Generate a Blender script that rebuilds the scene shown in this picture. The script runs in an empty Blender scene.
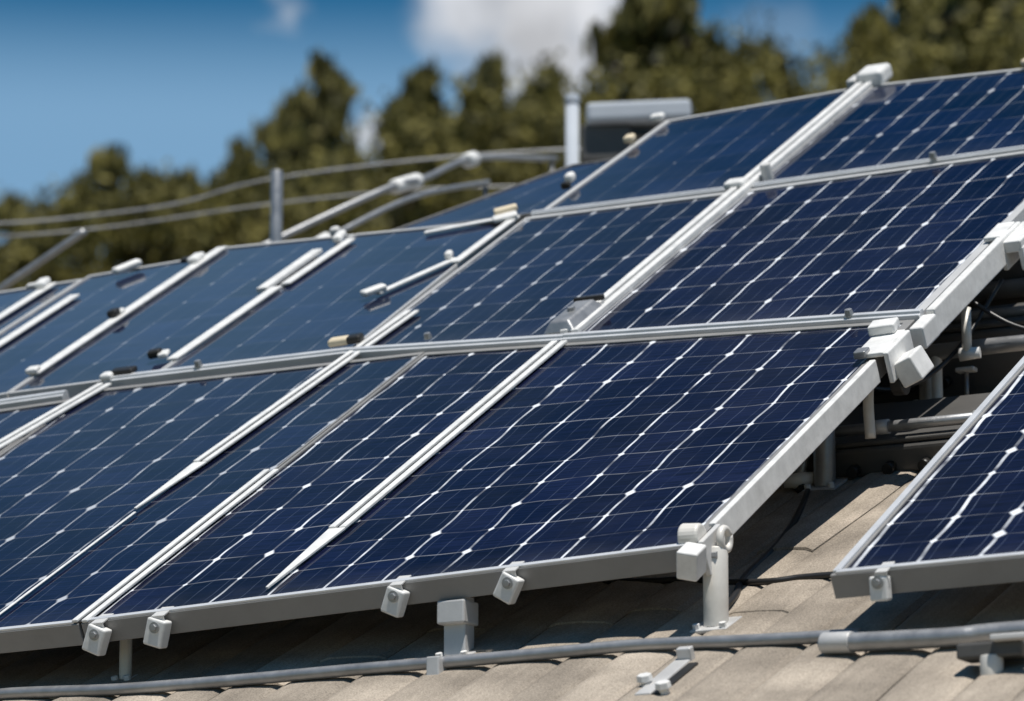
import bpy, bmesh, math, random
from mathutils import Vector, Matrix, noise
S = bpy.context.scene
COL = S.collection
R = math.radians

# ------------------------------------------------------------------ camera, sky, sun, exposure
H = 4.6                      # height of the array's lower front corner
TILT = R(30.698)             # tilt of the panel plane
RT = math.tan(R(24.5))       # roof pitch
RZ = H - 0.184               # roof height at Y = 0
cam = bpy.data.cameras.new('camera'); camo = bpy.data.objects.new('camera', cam); COL.objects.link(camo)
camo.location = (3.514, -7.172, 3.295)
camo.rotation_euler = (R(90 + 12.3627), 0, R(28.4529))
cam.sensor_width = 36; cam.lens = 140.22; cam.clip_start = .1; cam.clip_end = 6000
cam.dof.use_dof = True; cam.dof.focus_distance = 8.85; cam.dof.aperture_fstop = 4.1
S.camera = camo

SUN = Vector((.24, -.25, .93)).normalized()
sun_el = math.asin(SUN.z); sun_az = math.atan2(SUN.x, SUN.y)
sl = bpy.data.lights.new('sun', 'SUN'); so = bpy.data.objects.new('sun', sl); COL.objects.link(so)
sl.energy = 4.9; sl.angle = R(.5); sl.color = (1, .955, .88)
so.rotation_euler = SUN.to_track_quat('Z', 'Y').to_euler(); so.location = (5, -5, 30)

W = bpy.data.worlds.new('World'); S.world = W; W.use_nodes = True
wt = W.node_tree; wt.nodes.clear()
def wn(t, **k):
    n = wt.nodes.new(t)
    for a, b in k.items(): setattr(n, a, b)
    return n
wl = wt.links.new
wo = wn('ShaderNodeOutputWorld'); bg = wn('ShaderNodeBackground'); bg.inputs[1].default_value = .058
sky = wn('ShaderNodeTexSky', sky_type='NISHITA'); sky.sun_disc = False
sky.sun_elevation = sun_el; sky.sun_rotation = sun_az
sky.air_density = 1.0; sky.dust_density = .25; sky.ozone_density = 3.0; sky.altitude = 300
hs = wn('ShaderNodeHueSaturation'); hs.inputs['Hue'].default_value = .49; hs.inputs['Saturation'].default_value = 1.55; hs.inputs['Value'].default_value = 1.0
wl(sky.outputs[0], hs.inputs['Color'])
tc = wn('ShaderNodeTexCoord')
nz = wn('ShaderNodeTexNoise'); nz.inputs['Scale'].default_value = 55; nz.inputs['Detail'].default_value = 6; nz.inputs['Roughness'].default_value = .55
wl(tc.outputs['Generated'], nz.inputs['Vector'])
sub = wn('ShaderNodeVectorMath', operation='SUBTRACT'); wl(nz.outputs['Color'], sub.inputs[0]); sub.inputs[1].default_value = (.5, .5, .5)
scl = wn('ShaderNodeVectorMath', operation='SCALE'); wl(sub.outputs[0], scl.inputs[0]); scl.inputs['Scale'].default_value = .024
wp = wn('ShaderNodeVectorMath', operation='ADD'); wl(tc.outputs['Generated'], wp.inputs[0]); wl(scl.outputs[0], wp.inputs[1])
CLOUDS = [((-.449, .844, .293), .021, 1.0), ((-.440, .850, .299), .015, 1.0), ((-.462, .835, .300), .017, .9), ((-.441, .853, .287), .012, .9),
          ((-.444, .853, .279), .008, .8), ((-.4905, .831, .264), .0065, .8), ((-.503, .812, .2955), .0065, .3), ((-.450, .842, .312), .026, 1.0),
          ((-.398, .870, .291), .012, .12)]
prev = None
for c, r, a in CLOUDS:
    d = wn('ShaderNodeVectorMath', operation='DISTANCE'); wl(wp.outputs[0], d.inputs[0]); d.inputs[1].default_value = c
    m = wn('ShaderNodeMapRange', interpolation_type='SMOOTHSTEP'); wl(d.outputs['Value'], m.inputs['Value'])
    m.inputs['From Min'].default_value = r * 1.3; m.inputs['From Max'].default_value = r * .35
    m.inputs['To Min'].default_value = 0; m.inputs['To Max'].default_value = a
    if prev is None: prev = m.outputs[0]
    else:
        x = wn('ShaderNodeMath', operation='MAXIMUM'); wl(prev, x.inputs[0]); wl(m.outputs[0], x.inputs[1]); prev = x.outputs[0]
# loose cloud added above the frame only to be mirrored in the glass
n2 = wn('ShaderNodeTexNoise'); n2.inputs['Scale'].default_value = 5; n2.inputs['Detail'].default_value = 5; wl(tc.outputs['Generated'], n2.inputs['Vector'])
m2 = wn('ShaderNodeMapRange', interpolation_type='SMOOTHSTEP'); wl(n2.outputs['Fac'], m2.inputs['Value'])
m2.inputs['From Min'].default_value = .52; m2.inputs['From Max'].default_value = .72; m2.inputs['To Max'].default_value = .12
bd = wn('ShaderNodeVectorMath', operation='DISTANCE'); wl(wp.outputs[0], bd.inputs[0]); bd.inputs[1].default_value = (-.54, .63, .54)  # pale sky patch added out of view to put a sheen on the left panels
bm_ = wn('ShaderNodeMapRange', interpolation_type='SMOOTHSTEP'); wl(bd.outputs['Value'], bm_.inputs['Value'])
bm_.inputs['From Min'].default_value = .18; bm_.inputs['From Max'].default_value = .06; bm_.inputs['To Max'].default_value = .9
sx = wn('ShaderNodeSeparateXYZ'); wl(tc.outputs['Generated'], sx.inputs[0])
m3 = wn('ShaderNodeMapRange'); wl(sx.outputs['Z'], m3.inputs['Value']); m3.inputs['From Min'].default_value = .36; m3.inputs['From Max'].default_value = .5
mu = wn('ShaderNodeMath', operation='MULTIPLY'); wl(m2.outputs[0], mu.inputs[0]); wl(m3.outputs[0], mu.inputs[1])
mx = wn('ShaderNodeMath', operation='MAXIMUM'); wl(prev, mx.inputs[0])
wl(mu.outputs[0], mx.inputs[1])
# the sky pales towards the horizon
hz = wn('ShaderNodeMapRange', interpolation_type='SMOOTHSTEP'); wl(sx.outputs['Z'], hz.inputs['Value'])
hz.inputs['From Min'].default_value = .308; hz.inputs['From Max'].default_value = .268; hz.inputs['To Max'].default_value = 1
# ... most strongly over the hills to the north-west
ha = wn('ShaderNodeVectorMath', operation='DOT_PRODUCT'); wl(tc.outputs['Generated'], ha.inputs[0]); ha.inputs[1].default_value = (-.476, .879, 0)
hb = wn('ShaderNodeMapRange', interpolation_type='SMOOTHSTEP'); wl(ha.outputs['Value'], hb.inputs['Value']); hb.inputs['From Min'].default_value = .35; hb.inputs['From Max'].default_value = .85
hq = wn('ShaderNodeMath', operation='MULTIPLY'); wl(hz.outputs[0], hq.inputs[0]); wl(hb.outputs[0], hq.inputs[1]); hz = hq
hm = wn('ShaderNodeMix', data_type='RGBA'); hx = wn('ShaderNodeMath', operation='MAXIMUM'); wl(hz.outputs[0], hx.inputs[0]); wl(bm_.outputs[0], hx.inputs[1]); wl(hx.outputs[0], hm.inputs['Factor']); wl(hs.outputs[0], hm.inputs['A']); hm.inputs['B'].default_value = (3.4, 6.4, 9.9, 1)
# cloud body: grey-white with soft modelling
n3 = wn('ShaderNodeTexNoise'); n3.inputs['Scale'].default_value = 40; n3.inputs['Detail'].default_value = 4; wl(tc.outputs['Generated'], n3.inputs['Vector'])
cr = wn('ShaderNodeMapRange'); wl(n3.outputs['Fac'], cr.inputs['Value']); cr.inputs['From Min'].default_value = .3; cr.inputs['From Max'].default_value = .7
cr.inputs['To Min'].default_value = 9.0; cr.inputs['To Max'].default_value = 15.5
cc = wn('ShaderNodeVectorMath', operation='SCALE'); cc.inputs[0].default_value = (.96, .98, 1.03); wl(cr.outputs[0], cc.inputs['Scale'])
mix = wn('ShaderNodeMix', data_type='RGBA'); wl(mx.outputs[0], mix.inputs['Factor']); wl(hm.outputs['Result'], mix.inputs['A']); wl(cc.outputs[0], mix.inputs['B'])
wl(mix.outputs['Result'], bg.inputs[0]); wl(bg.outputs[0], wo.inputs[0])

S.view_settings.view_transform = 'Standard'; S.view_settings.look = 'None'; S.view_settings.exposure = 0.0; S.view_settings.gamma = 1
S.render.engine = 'CYCLES'; S.cycles.use_denoising = True; S.cycles.max_bounces = 8
S.cycles.sample_clamp_indirect = 6

# ------------------------------------------------------------------ helpers
def plane(s, t, h=0.0):
    """point on the array plane: s along the row, t up the slope, h off the glass"""
    c, n = math.cos(TILT), math.sin(TILT)
    return Vector((s, t * c - h * n, H + t * n + h * c))
def roof_z(y): return RZ + RT * y
def roofp(x, y, o=0.0): return Vector((x, y, roof_z(y) + o))
RX = Matrix.Rotation(TILT, 4, 'X')
RROOF = Matrix.Rotation(math.atan(RT), 4, 'X')

def empty(name, loc, label, cat, group=None, rot=None):
    o = bpy.data.objects.new(name, None); COL.objects.link(o)
    o.empty_display_size = .1
    o.matrix_world = Matrix.Translation(loc) @ (rot if rot else Matrix())
    tag(o, label, cat, group); return o
def tag(o, label=None, cat=None, group=None, kind=None):
    if label: o['label'] = label
    if cat: o['category'] = cat
    if group: o['group'] = group
    if kind: o['kind'] = kind
    return o
def obj(name, bm, mats, parent=None, smooth=False, bevel=0, seg=2, keep=False):
    if not keep: bmesh.ops.recalc_face_normals(bm, faces=bm.faces[:])
    me = bpy.data.meshes.new(name); bm.to_mesh(me); bm.free()
    for m in (mats if isinstance(mats, (list, tuple)) else [mats]): me.materials.append(m)
    if smooth:
        for p in me.polygons: p.use_smooth = True
    o = bpy.data.objects.new(name, me); COL.objects.link(o)
    if parent: o.parent = parent
    if bevel:
        b = o.modifiers.new('bevel', 'BEVEL'); b.width = bevel; b.segments = seg; b.limit_method = 'ANGLE'; b.angle_limit = R(35)
    return o
def box(bm, c, size, rot=None, mi=0):
    M = Matrix.Translation(c) @ (rot if rot else Matrix()) @ Matrix.Diagonal((*size, 1))
    r = bmesh.ops.create_cube(bm, size=1, matrix=M)
    for v in r['verts']:
        for f in v.link_faces: f.material_index = mi
def tube(bm, pts, rad, sides=12, caps=True, mi=0):
    pts = [Vector(p) for p in pts]; n = len(pts)
    rads = rad if isinstance(rad, (list, tuple)) else [rad] * n
    rings = []; side = None
    for i, p in enumerate(pts):
        d = (pts[min(i + 1, n - 1)] - pts[max(i - 1, 0)]).normalized()
        if side is None:
            side = d.cross(Vector((0, 0, 1)) if abs(d.z) < .9 else Vector((1, 0, 0))).normalized()
        side = (side - d * side.dot(d)).normalized(); up = d.cross(side)
        rings.append([bm.verts.new(p + (side * math.cos(a) + up * math.sin(a)) * rads[i]) for a in [2 * math.pi * k / sides for k in range(sides)]])
    for a, b in zip(rings, rings[1:]):
        for k in range(sides):
            f = bm.faces.new((a[k], a[(k + 1) % sides], b[(k + 1) % sides], b[k])); f.smooth = True; f.material_index = mi
    if caps:
        for rg in (rings[0][::-1], rings[-1]):
            f = bm.faces.new(rg); f.material_index = mi
def spline(pts, n=8):
    pts = [Vector(p) for p in pts]; out = []
    P = [2 * pts[0] - pts[1]] + pts + [2 * pts[-1] - pts[-2]]
    for i in range(1, len(P) - 2):
        a, b, c, d = P[i - 1:i + 3]
        for k in range(n):
            t = k / n
            out.append(.5 * ((2 * b) + (c - a) * t + (2 * a - 5 * b + 4 * c - d) * t * t + (3 * b - a - 3 * c + d) * t ** 3))
    out.append(pts[-1]); return out
NB = bmesh.new

# ------------------------------------------------------------------ materials
def mat(name, col, rough=.5, metal=0.0, var=0.0, vscale=8, bump=0.0, bscale=60, spec=.5, rvar=0.0):
    m = bpy.data.materials.new(name); m.use_nodes = True
    t = m.node_tree; b = t.nodes['Principled BSDF']
    b.inputs['Base Color'].default_value = (*col, 1); b.inputs['Roughness'].default_value = rough
    b.inputs['Metallic'].default_value = metal; b.inputs['Specular IOR Level'].default_value = spec
    tcn = t.nodes.new('ShaderNodeTexCoord')
    if var or rvar:
        n = t.nodes.new('ShaderNodeTexNoise'); n.inputs['Scale'].default_value = vscale; n.inputs['Detail'].default_value = 6
        n.inputs['Roughness'].default_value = .65
        t.links.new(tcn.outputs['Object'], n.inputs['Vector'])
        if var:
            mr = t.nodes.new('ShaderNodeMapRange'); t.links.new(n.outputs['Fac'], mr.inputs['Value'])
            mr.inputs['From Min'].default_value = .25; mr.inputs['From Max'].default_value = .75
            mr.inputs['To Min'].default_value = 1 - var; mr.inputs['To Max'].default_value = 1 + var
            sc = t.nodes.new('ShaderNodeVectorMath'); sc.operation = 'SCALE'; sc.inputs[0].default_value = col
            t.links.new(mr.outputs[0], sc.inputs['Scale']); t.links.new(sc.outputs[0], b.inputs['Base Color'])
        if rvar:
            mr = t.nodes.new('ShaderNodeMapRange'); t.links.new(n.outputs['Fac'], mr.inputs['Value'])
            mr.inputs['To Min'].default_value = max(.02, rough - rvar); mr.inputs['To Max'].default_value = rough + rvar
            t.links.new(mr.outputs[0], b.inputs['Roughness'])
    if bump:
        n = t.nodes.new('ShaderNodeTexNoise'); n.inputs['Scale'].default_value = bscale; n.inputs['Detail'].default_value = 4
        t.links.new(tcn.outputs['Object'], n.inputs['Vector'])
        bp = t.nodes.new('ShaderNodeBump'); bp.inputs['Strength'].default_value = bump; bp.inputs['Distance'].default_value = .01
        t.links.new(n.outputs['Fac'], bp.inputs['Height']); t.links.new(bp.outputs[0], b.inputs['Normal'])
    return m
M_ALU = mat('frame_aluminium', (.58, .575, .565), .45, 0, .10, 6, .05, 90, rvar=.12)
M_FRAME_SHADE = mat('shaded_frame', (.25, .245, .24), .5, 0, .12, 7, .06, 90, rvar=.12, spec=.35)  # front row frames: shade on their front faces put into the colour
M_FRAME_LIT = mat('sunlit_frame', (.50, .50, .50), .45, 0, .10, 7, .05, 90, rvar=.12)  # same metal on the upper rows, sunlight put into the paler colour
M_ALUD = mat('rail_aluminium', (.56, .555, .55), .4, .2, .14, 9, .05, 80, rvar=.12)
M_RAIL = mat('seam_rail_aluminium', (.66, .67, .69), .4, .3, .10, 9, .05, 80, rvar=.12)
M_WHITE = mat('white_painted_metal', (.74, .735, .72), .42, 0, .17, 22, .08, 50, rvar=.15)
M_POST = mat('post_painted_metal', (.74, .71, .66), .45, .1, .14, 9, .08, 40)
M_STEEL = mat('galvanised_steel', (.36, .365, .375), .42, .6, .2, 20, .08, 60, rvar=.15)
M_DARK = mat('dark_plastic', (.018, .017, .016), .45, 0, .25, 10, .05, 40)
M_GREYBOX = mat('grey_enclosure', (.085, .082, .078), .5, 0, .2, 5, .06, 30)
M_CREAM = mat('cream_plastic', (.68, .58, .42), .5, 0, .1, 12)
M_CABLE = mat('black_cable', (.02, .02, .021), .4, 0, .15, 12)
M_BACK = mat('backsheet', (.7, .7, .7), .6, 0, .05, 5)
M_TANK = mat('tank_enamel', (.44, .48, .54), .75, 0, .08, 4)
M_WALL = mat('stucco_wall', (.55, .50, .43), .9, 0, .12, 2, .2, 60)
M_DECK = mat('roof_membrane', (.20, .19, .18), .85, 0, .2, 1.5, .1, 30)

def shake_mat():
    m = bpy.data.materials.new('roof_shingle'); m.use_nodes = True
    t = m.node_tree; b = t.nodes['Principled BSDF']; L = t.links.new
    tcn = t.nodes.new('ShaderNodeTexCoord')
    at = t.nodes.new('ShaderNodeAttribute'); at.attribute_name = 'tone'
    n1 = t.nodes.new('ShaderNodeTexNoise'); n1.inputs['Scale'].default_value = 260; n1.inputs['Detail'].default_value = 3
    n2 = t.nodes.new('ShaderNodeTexNoise'); n2.inputs['Scale'].default_value = 5; n2.inputs['Detail'].default_value = 6
    mp = t.nodes.new('ShaderNodeMapping'); mp.inputs['Scale'].default_value = (60, 4, 4)
    n3 = t.nodes.new('ShaderNodeTexNoise'); n3.inputs['Scale'].default_value = 1; n3.inputs['Detail'].default_value = 5
    L(tcn.outputs['Object'], n1.inputs[0]); L(tcn.outputs['Object'], n2.inputs[0]); L(tcn.outputs['Object'], mp.inputs[0]); L(mp.outputs[0], n3.inputs[0])
    def mr(o, a, c, lo=.3, hi=.7):
        x = t.nodes.new('ShaderNodeMapRange'); L(o, x.inputs[0]); x.inputs[1].default_value = lo; x.inputs[2].default_value = hi
        x.inputs[3].default_value = a; x.inputs[4].default_value = c; return x.outputs[0]
    def mul(a, c):
        x = t.nodes.new('ShaderNodeMath'); x.operation = 'MULTIPLY'; L(a, x.inputs[0]); L(c, x.inputs[1]); return x.outputs[0]
    f = mul(mul(mr(n1.outputs['Fac'], .68, 1.32), mr(n2.outputs['Fac'], .60, 1.2)), mul(mr(n3.outputs['Fac'], .92, 1.07), at.outputs['Fac']))
    sc = t.nodes.new('ShaderNodeVectorMath'); sc.operation = 'SCALE'; sc.inputs[0].default_value = (.36, .31, .255); L(f, sc.inputs['Scale'])
    L(sc.outputs[0], b.inputs['Base Color']); b.inputs['Roughness'].default_value = .92; b.inputs['Specular IOR Level'].default_value = .2
    bp = t.nodes.new('ShaderNodeBump'); bp.inputs['Strength'].default_value = .5; bp.inputs['Distance'].default_value = .004
    L(n1.outputs['Fac'], bp.inputs['Height']); L(bp.outputs[0], b.inputs['Normal'])
    return m
M_SHAKE = shake_mat()

def cell_mat(name, gap_u, gap_v, dot, line, bus, cellcol=(.0040, .0062, .024), coat=1.17, nbus=3, fade=.6):
    """solar cells: UV counts cells; gaps between cells, corner diamonds, thin bus bars, glass on top"""
    m = bpy.data.materials.new(name); m.use_nodes = True
    t = m.node_tree; b = t.nodes['Principled BSDF']; L = t.links.new
    def math_(op, a, c=None, d=None):
        x = t.nodes.new('ShaderNodeMath'); x.operation = op
        for i, q in enumerate((a, c, d)):
            if q is None: continue
            if isinstance(q, (int, float)): x.inputs[i].default_value = q
            else: L(q, x.inputs[i])
        return x.outputs[0]
    uv = t.nodes.new('ShaderNodeUVMap'); uv.uv_map = 'UVMap'
    tcn = t.nodes.new('ShaderNodeTexCoord')
    # hand-strung strings are never quite straight
    wob = t.nodes.new('ShaderNodeTexNoise'); wob.inputs['Scale'].default_value = 5.5; wob.inputs['Detail'].default_value = 1; L(tcn.outputs['Object'], wob.inputs[0])
    sep0 = t.nodes.new('ShaderNodeSeparateColor'); L(wob.outputs['Color'], sep0.inputs[0])
    sp = t.nodes.new('ShaderNodeSeparateXYZ'); L(uv.outputs[0], sp.inputs[0])
    U = math_('ADD', sp.outputs['X'], math_('MULTIPLY', math_('SUBTRACT', sep0.outputs[0], .5), .17))
    V = math_('ADD', sp.outputs['Y'], math_('MULTIPLY', math_('SUBTRACT', sep0.outputs[1], .5), .26))
    def edge(c): return math_('ABSOLUTE', math_('SUBTRACT', math_('FRACT', math_('ADD', c, .5)), .5))    # 0 at a cell edge
    du, dv = edge(U), edge(V)
    def smooth(v, w0, w1):
        x = t.nodes.new('ShaderNodeMapRange'); x.interpolation_type = 'SMOOTHSTEP'; L(v, x.inputs[0])
        x.inputs[1].default_value = w1; x.inputs[2].default_value = w0; x.inputs[3].default_value = 0; x.inputs[4].default_value = 1
        return x.outputs[0]
    nn = t.nodes.new('ShaderNodeTexNoise'); nn.inputs['Scale'].default_value = 9; nn.inputs['Detail'].default_value = 2; L(tcn.outputs['Object'], nn.inputs[0])
    vary = t.nodes.new('ShaderNodeMapRange'); L(nn.outputs['Fac'], vary.inputs[0]); vary.inputs[1].default_value = .35; vary.inputs[2].default_value = .62
    vary.inputs[3].default_value = .12; vary.inputs[4].default_value = 1.0
    lu = math_('MULTIPLY', smooth(du, gap_u * .6, gap_u * 1.5), vary.outputs[0])
    lv = math_('MULTIPLY', smooth(dv, gap_v * .6, gap_v * 1.5), math_('MULTIPLY', vary.outputs[0], .22))
    cv = t.nodes.new('ShaderNodeCombineXYZ'); L(math_('FLOOR', math_('ADD', U, .5)), cv.inputs[0]); L(math_('FLOOR', math_('ADD', V, .5)), cv.inputs[1])
    oi0 = t.nodes.new('ShaderNodeObjectInfo'); L(oi0.outputs['Random'], cv.inputs[2])
    wd_ = t.nodes.new('ShaderNodeTexWhiteNoise'); L(cv.outputs[0], wd_.inputs[0])
    dsum = math_('DIVIDE', math_('ADD', math_('MULTIPLY', du, 1.7), dv), math_('ADD', math_('MULTIPLY', wd_.outputs[0], .95), .32))
    dm = smooth(dsum, dot * .6, dot * 1.2)
    ub = math_('ABSOLUTE', math_('SUBTRACT', math_('FRACT', math_('MULTIPLY', U, nbus)), .5))
    lb = math_('MULTIPLY', smooth(ub, .012 * nbus * .5, .028 * nbus * .5), math_('MULTIPLY', vary.outputs[0], bus * 1.6))
    line_ = math_('MULTIPLY', math_('MAXIMUM', math_('MAXIMUM', lu, lv), dm), line)
    # cell-to-cell tone
    fl = t.nodes.new('ShaderNodeCombineXYZ'); L(math_('FLOOR', U), fl.inputs[0]); L(math_('FLOOR', V), fl.inputs[1])
    oi = t.nodes.new('ShaderNodeObjectInfo'); L(oi.outputs['Random'], fl.inputs[2])
    wn_ = t.nodes.new('ShaderNodeTexWhiteNoise'); L(fl.outputs[0], wn_.inputs[0])
    g = t.nodes.new('ShaderNodeTexNoise'); g.inputs['Scale'].default_value = 2.2; g.inputs['Detail'].default_value = 6; L(tcn.outputs['Object'], g.inputs[0])
    smap = t.nodes.new('ShaderNodeMapping'); smap.inputs['Scale'].default_value = (7, 130, 1); L(tcn.outputs['Object'], smap.inputs[0])
    st = t.nodes.new('ShaderNodeTexNoise'); st.inputs['Scale'].default_value = 1; st.inputs['Detail'].default_value = 4; L(smap.outputs[0], st.inputs[0])
    strk = math_('ADD', math_('MULTIPLY', st.outputs['Fac'], 2.6), -.3)
    tone = math_('MULTIPLY', math_('MULTIPLY', math_('ADD', math_('MULTIPLY', wn_.outputs[0], .7), .65), math_('ADD', math_('MULTIPLY', g.outputs['Fac'], .7), .65)), strk)
    cs = t.nodes.new('ShaderNodeVectorMath'); cs.operation = 'SCALE'; cs.inputs[0].default_value = cellcol; L(tone, cs.inputs['Scale'])
    m1 = t.nodes.new('ShaderNodeMix'); m1.data_type = 'RGBA'; L(lb, m1.inputs['Factor']); L(cs.outputs[0], m1.inputs['A']); m1.inputs['B'].default_value = (.20, .25, .36, 1)
    m2 = t.nodes.new('ShaderNodeMix'); m2.data_type = 'RGBA'; L(line_, m2.inputs['Factor']); L(m1.outputs['Result'], m2.inputs['A']); m2.inputs['B'].default_value = (.80, .83, .88, 1)
    # thin dust
    d1 = t.nodes.new('ShaderNodeTexNoise'); d1.inputs['Scale'].default_value = 3.1; d1.inputs['Detail'].default_value = 8; d1.inputs['Roughness'].default_value = .7; L(tcn.outputs['Object'], d1.inputs[0])
    dr = t.nodes.new('ShaderNodeMapRange'); L(d1.outputs['Fac'], dr.inputs[0]); dr.inputs[1].default_value = .4; dr.inputs[2].default_value = .8; dr.inputs[3].default_value = 0.0; dr.inputs[4].default_value = .035 * fade
    low = t.nodes.new('ShaderNodeMapRange'); low.interpolation_type = 'SMOOTHSTEP'; L(V, low.inputs[0])
    low.inputs[1].default_value = .9; low.inputs[2].default_value = -.1; low.inputs[3].default_value = 0; low.inputs[4].default_value = .16
    dl = math_('MULTIPLY', low.outputs[0], math_('MULTIPLY', d1.outputs['Fac'], d1.outputs['Fac']))
    m3 = t.nodes.new('ShaderNodeMix'); m3.data_type = 'RGBA'; L(math_('ADD', dr.outputs[0], dl), m3.inputs['Factor']); L(m2.outputs['Result'], m3.inputs['A']); m3.inputs['B'].default_value = (.35, .36, .38, 1)
    L(m3.outputs['Result'], b.inputs['Base Color'])
    b.inputs['Roughness'].default_value = .5; b.inputs['Specular IOR Level'].default_value = .0
    b.inputs['Coat Weight'].default_value = 1; b.inputs['Coat IOR'].default_value = coat; b.inputs['Coat Roughness'].default_value = .06
    return m
M_CELL = cell_mat('mono_cells', .020, .016, .13, 1.0, .12)
M_CELLM = cell_mat('mono_cells_small', .018, .016, .14, .6, .09, coat=1.30)
M_CELLF = cell_mat('dark_cells', .014, .012, .08, .22, .06, cellcol=(.006, .0105, .034), coat=1.5, fade=.9)
M_CELLR = cell_mat('foreground_cells', .030, .018, .20, 1.0, .16)

def leaf_mat(name, a, c):
    m = bpy.data.materials.new(name); m.use_nodes = True; t = m.node_tree; b = t.nodes['Principled BSDF']; L = t.links.new
    g = t.nodes.new('ShaderNodeNewGeometry'); tcn = t.nodes.new('ShaderNodeTexCoord')
    n = t.nodes.new('ShaderNodeTexNoise'); n.inputs['Scale'].default_value = .55; n.inputs['Detail'].default_value = 4; L(tcn.outputs['Object'], n.inputs[0])
    ad = t.nodes.new('ShaderNodeMath'); ad.operation = 'MULTIPLY_ADD'; L(g.outputs['Random Per Island'], ad.inputs[0]); ad.inputs[1].default_value = .5
    L(n.outputs['Fac'], ad.inputs[2])
    mr = t.nodes.new('ShaderNodeMapRange'); L(ad.outputs[0], mr.inputs[0]); mr.inputs[1].default_value = .5; mr.inputs[2].default_value = 1.02
    mx = t.nodes.new('ShaderNodeMix'); mx.data_type = 'RGBA'; L(mr.outputs[0], mx.inputs['Factor']); mx.inputs['A'].default_value = (*a, 1); mx.inputs['B'].default_value = (*c, 1)
    L(mx.outputs['Result'], b.inputs['Base Color']); b.inputs['Roughness'].default_value = .65; b.inputs['Specular IOR Level'].default_value = .25
    return m
M_LEAF = leaf_mat('olive_foliage', (.040, .041, .013), (.235, .205, .050))
M_NEEDLE = leaf_mat('conifer_foliage', (.030, .032, .012), (.185, .165, .042))
M_BARK = mat('bark', (.10, .075, .05), .9, 0, .3, 3, .3, 8)
M_GROUND = mat('dry_grass_ground', (.09, .085, .04), .95, 0, .3, .02, .2, .5)

# ------------------------------------------------------------------ ground, hill
bm = NB(); bmesh.ops.create_grid(bm, x_segments=8, y_segments=8, size=3000)
tag(obj('ground', bm, M_GROUND), kind='structure')
bm = NB(); N = 60; rows = []
for j in range(41):
    row = []
    for i in range(N + 1):
        x = -420 + 620 * i / N; d = 70 + 500 * j / 40
        y = d
        hh = 54 * min(1, max(0, (y - 75) / 95)) ** 1.2 + .02 * max(0, y - 170) + 2 * noise.noise((x * .02, y * .02, 3))
        row.append(bm.verts.new((x, y, hh - .6)))
    rows.append(row)
for a, c in zip(rows, rows[1:]):
    for k in range(N): bm.faces.new((a[k], a[k + 1], c[k + 1], c[k])).smooth = True
tag(obj('hill', bm, M_GROUND), kind='structure')

# ------------------------------------------------------------------ house under the array
house = empty('house', (-1, 4, 0), 'house with pitched beige shingle roof that carries the solar array', 'house')
rng = random.Random(5)
bm = NB(); tone = bm.faces.layers.float.new('tone_f')
tones = []
def shake(x0, x1, y0, y1, th, wl, wr):
    n = 4; top = []; tn = rng.uniform(.80, 1.12)
    k0 = .0
    for j in range(n + 1):
        f = j / n; y = y0 + (y1 - y0) * f
        r = []
        for i in range(5):
            g = (0, .12, .5, .88, 1)[i]
            xl = x0 + wl(y); xr = x1 + wr(y)
            x = xl + (xr - xl) * g
            z = th * (1 - .85 * f) + .007 * (1 - g) + (0, .006, .008, .006, 0)[i] + .0015 * noise.noise((x * 6, y * 6, 1.7))
            yy = y + (.012 * noise.noise((x * 9, y0 * 5, 7)) if j == 0 else 0)
            r.append(bm.verts.new(roofp(x, yy, z)))
        top.append(r)
    F = []
    for a, c in zip(top, top[1:]):
        for i in range(4): F.append(bm.faces.new((a[i], a[i + 1], c[i + 1], c[i])))
    def skirt(vs):
        lo = [bm.verts.new(v.co + Vector((0, 0, -.02))) for v in vs]
        for i in range(len(vs) - 1): F.append(bm.faces.new((vs[i], lo[i], lo[i + 1], vs[i + 1])))
    skirt(top[0]); skirt([r[0] for r in top][::-1]); skirt([r[-1] for r in top])
    for f_ in F: f_[tone] = tn
x = -5.2; si = 0
while x < 3.4:
    w = rng.uniform(.125, .185)
    ph, ph2 = si * 3.7, (si + 1) * 3.7
    wl_ = lambda y, p=ph: .014 * noise.noise((p, y * 1.6, 0)); wr_ = lambda y, p=ph2: .014 * noise.noise((p, y * 1.6, 0))
    y = -1.55 - rng.uniform(0, .4)
    while y < 3.9:
        ln = rng.uniform(.8, 1.7); ye = min(y + ln, 3.93)
        shake(x + .005, x + w - .005, y, ye + .0, rng.uniform(.003, .008), wl_, wr_)
        y += ln
        if y > 3.8: break
    x += w; si += 1
fl = [f[tone] for f in bm.faces]
roof = obj('roof', bm, M_SHAKE, house, keep=True)
if 'tone_f' in roof.data.attributes: roof.data.attributes.remove(roof.data.attributes['tone_f'])
at_ = roof.data.attributes.new('tone', 'FLOAT', 'FACE')
at_.data.foreach_set('value', fl)
bm = NB()
def slab(bm, pts, th):
    top = [bm.verts.new(p) for p in pts]; bot = [bm.verts.new(Vector(p) - Vector((0, 0, th))) for p in pts]
    bm.faces.new(top); bm.faces.new(bot[::-1])
    for i in range(len(pts)):
        j = (i + 1) % len(pts); bm.faces.new((top[i], bot[i], bot[j], top[j]))
slab(bm, [roofp(-5.3, -1.9, -.012), roofp(3.5, -1.9, -.012), roofp(3.5, 3.95, -.012), roofp(-5.3, 3.95, -.012)], .12)
obj('roof_sheathing', bm, M_DECK, house).matrix_parent_inverse = house.matrix_world.inverted()
roof.matrix_parent_inverse = house.matrix_world.inverted()
bm = NB(); slab(bm, [(-9, 3.96, 6.12), (3.5, 3.96, 6.12), (3.5, 12.5, 6.0), (-9, 12.5, 6.0)], .25)
o = obj('flat_roof_deck', bm, M_DECK, house); o.matrix_parent_inverse = house.matrix_world.inverted()
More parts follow.
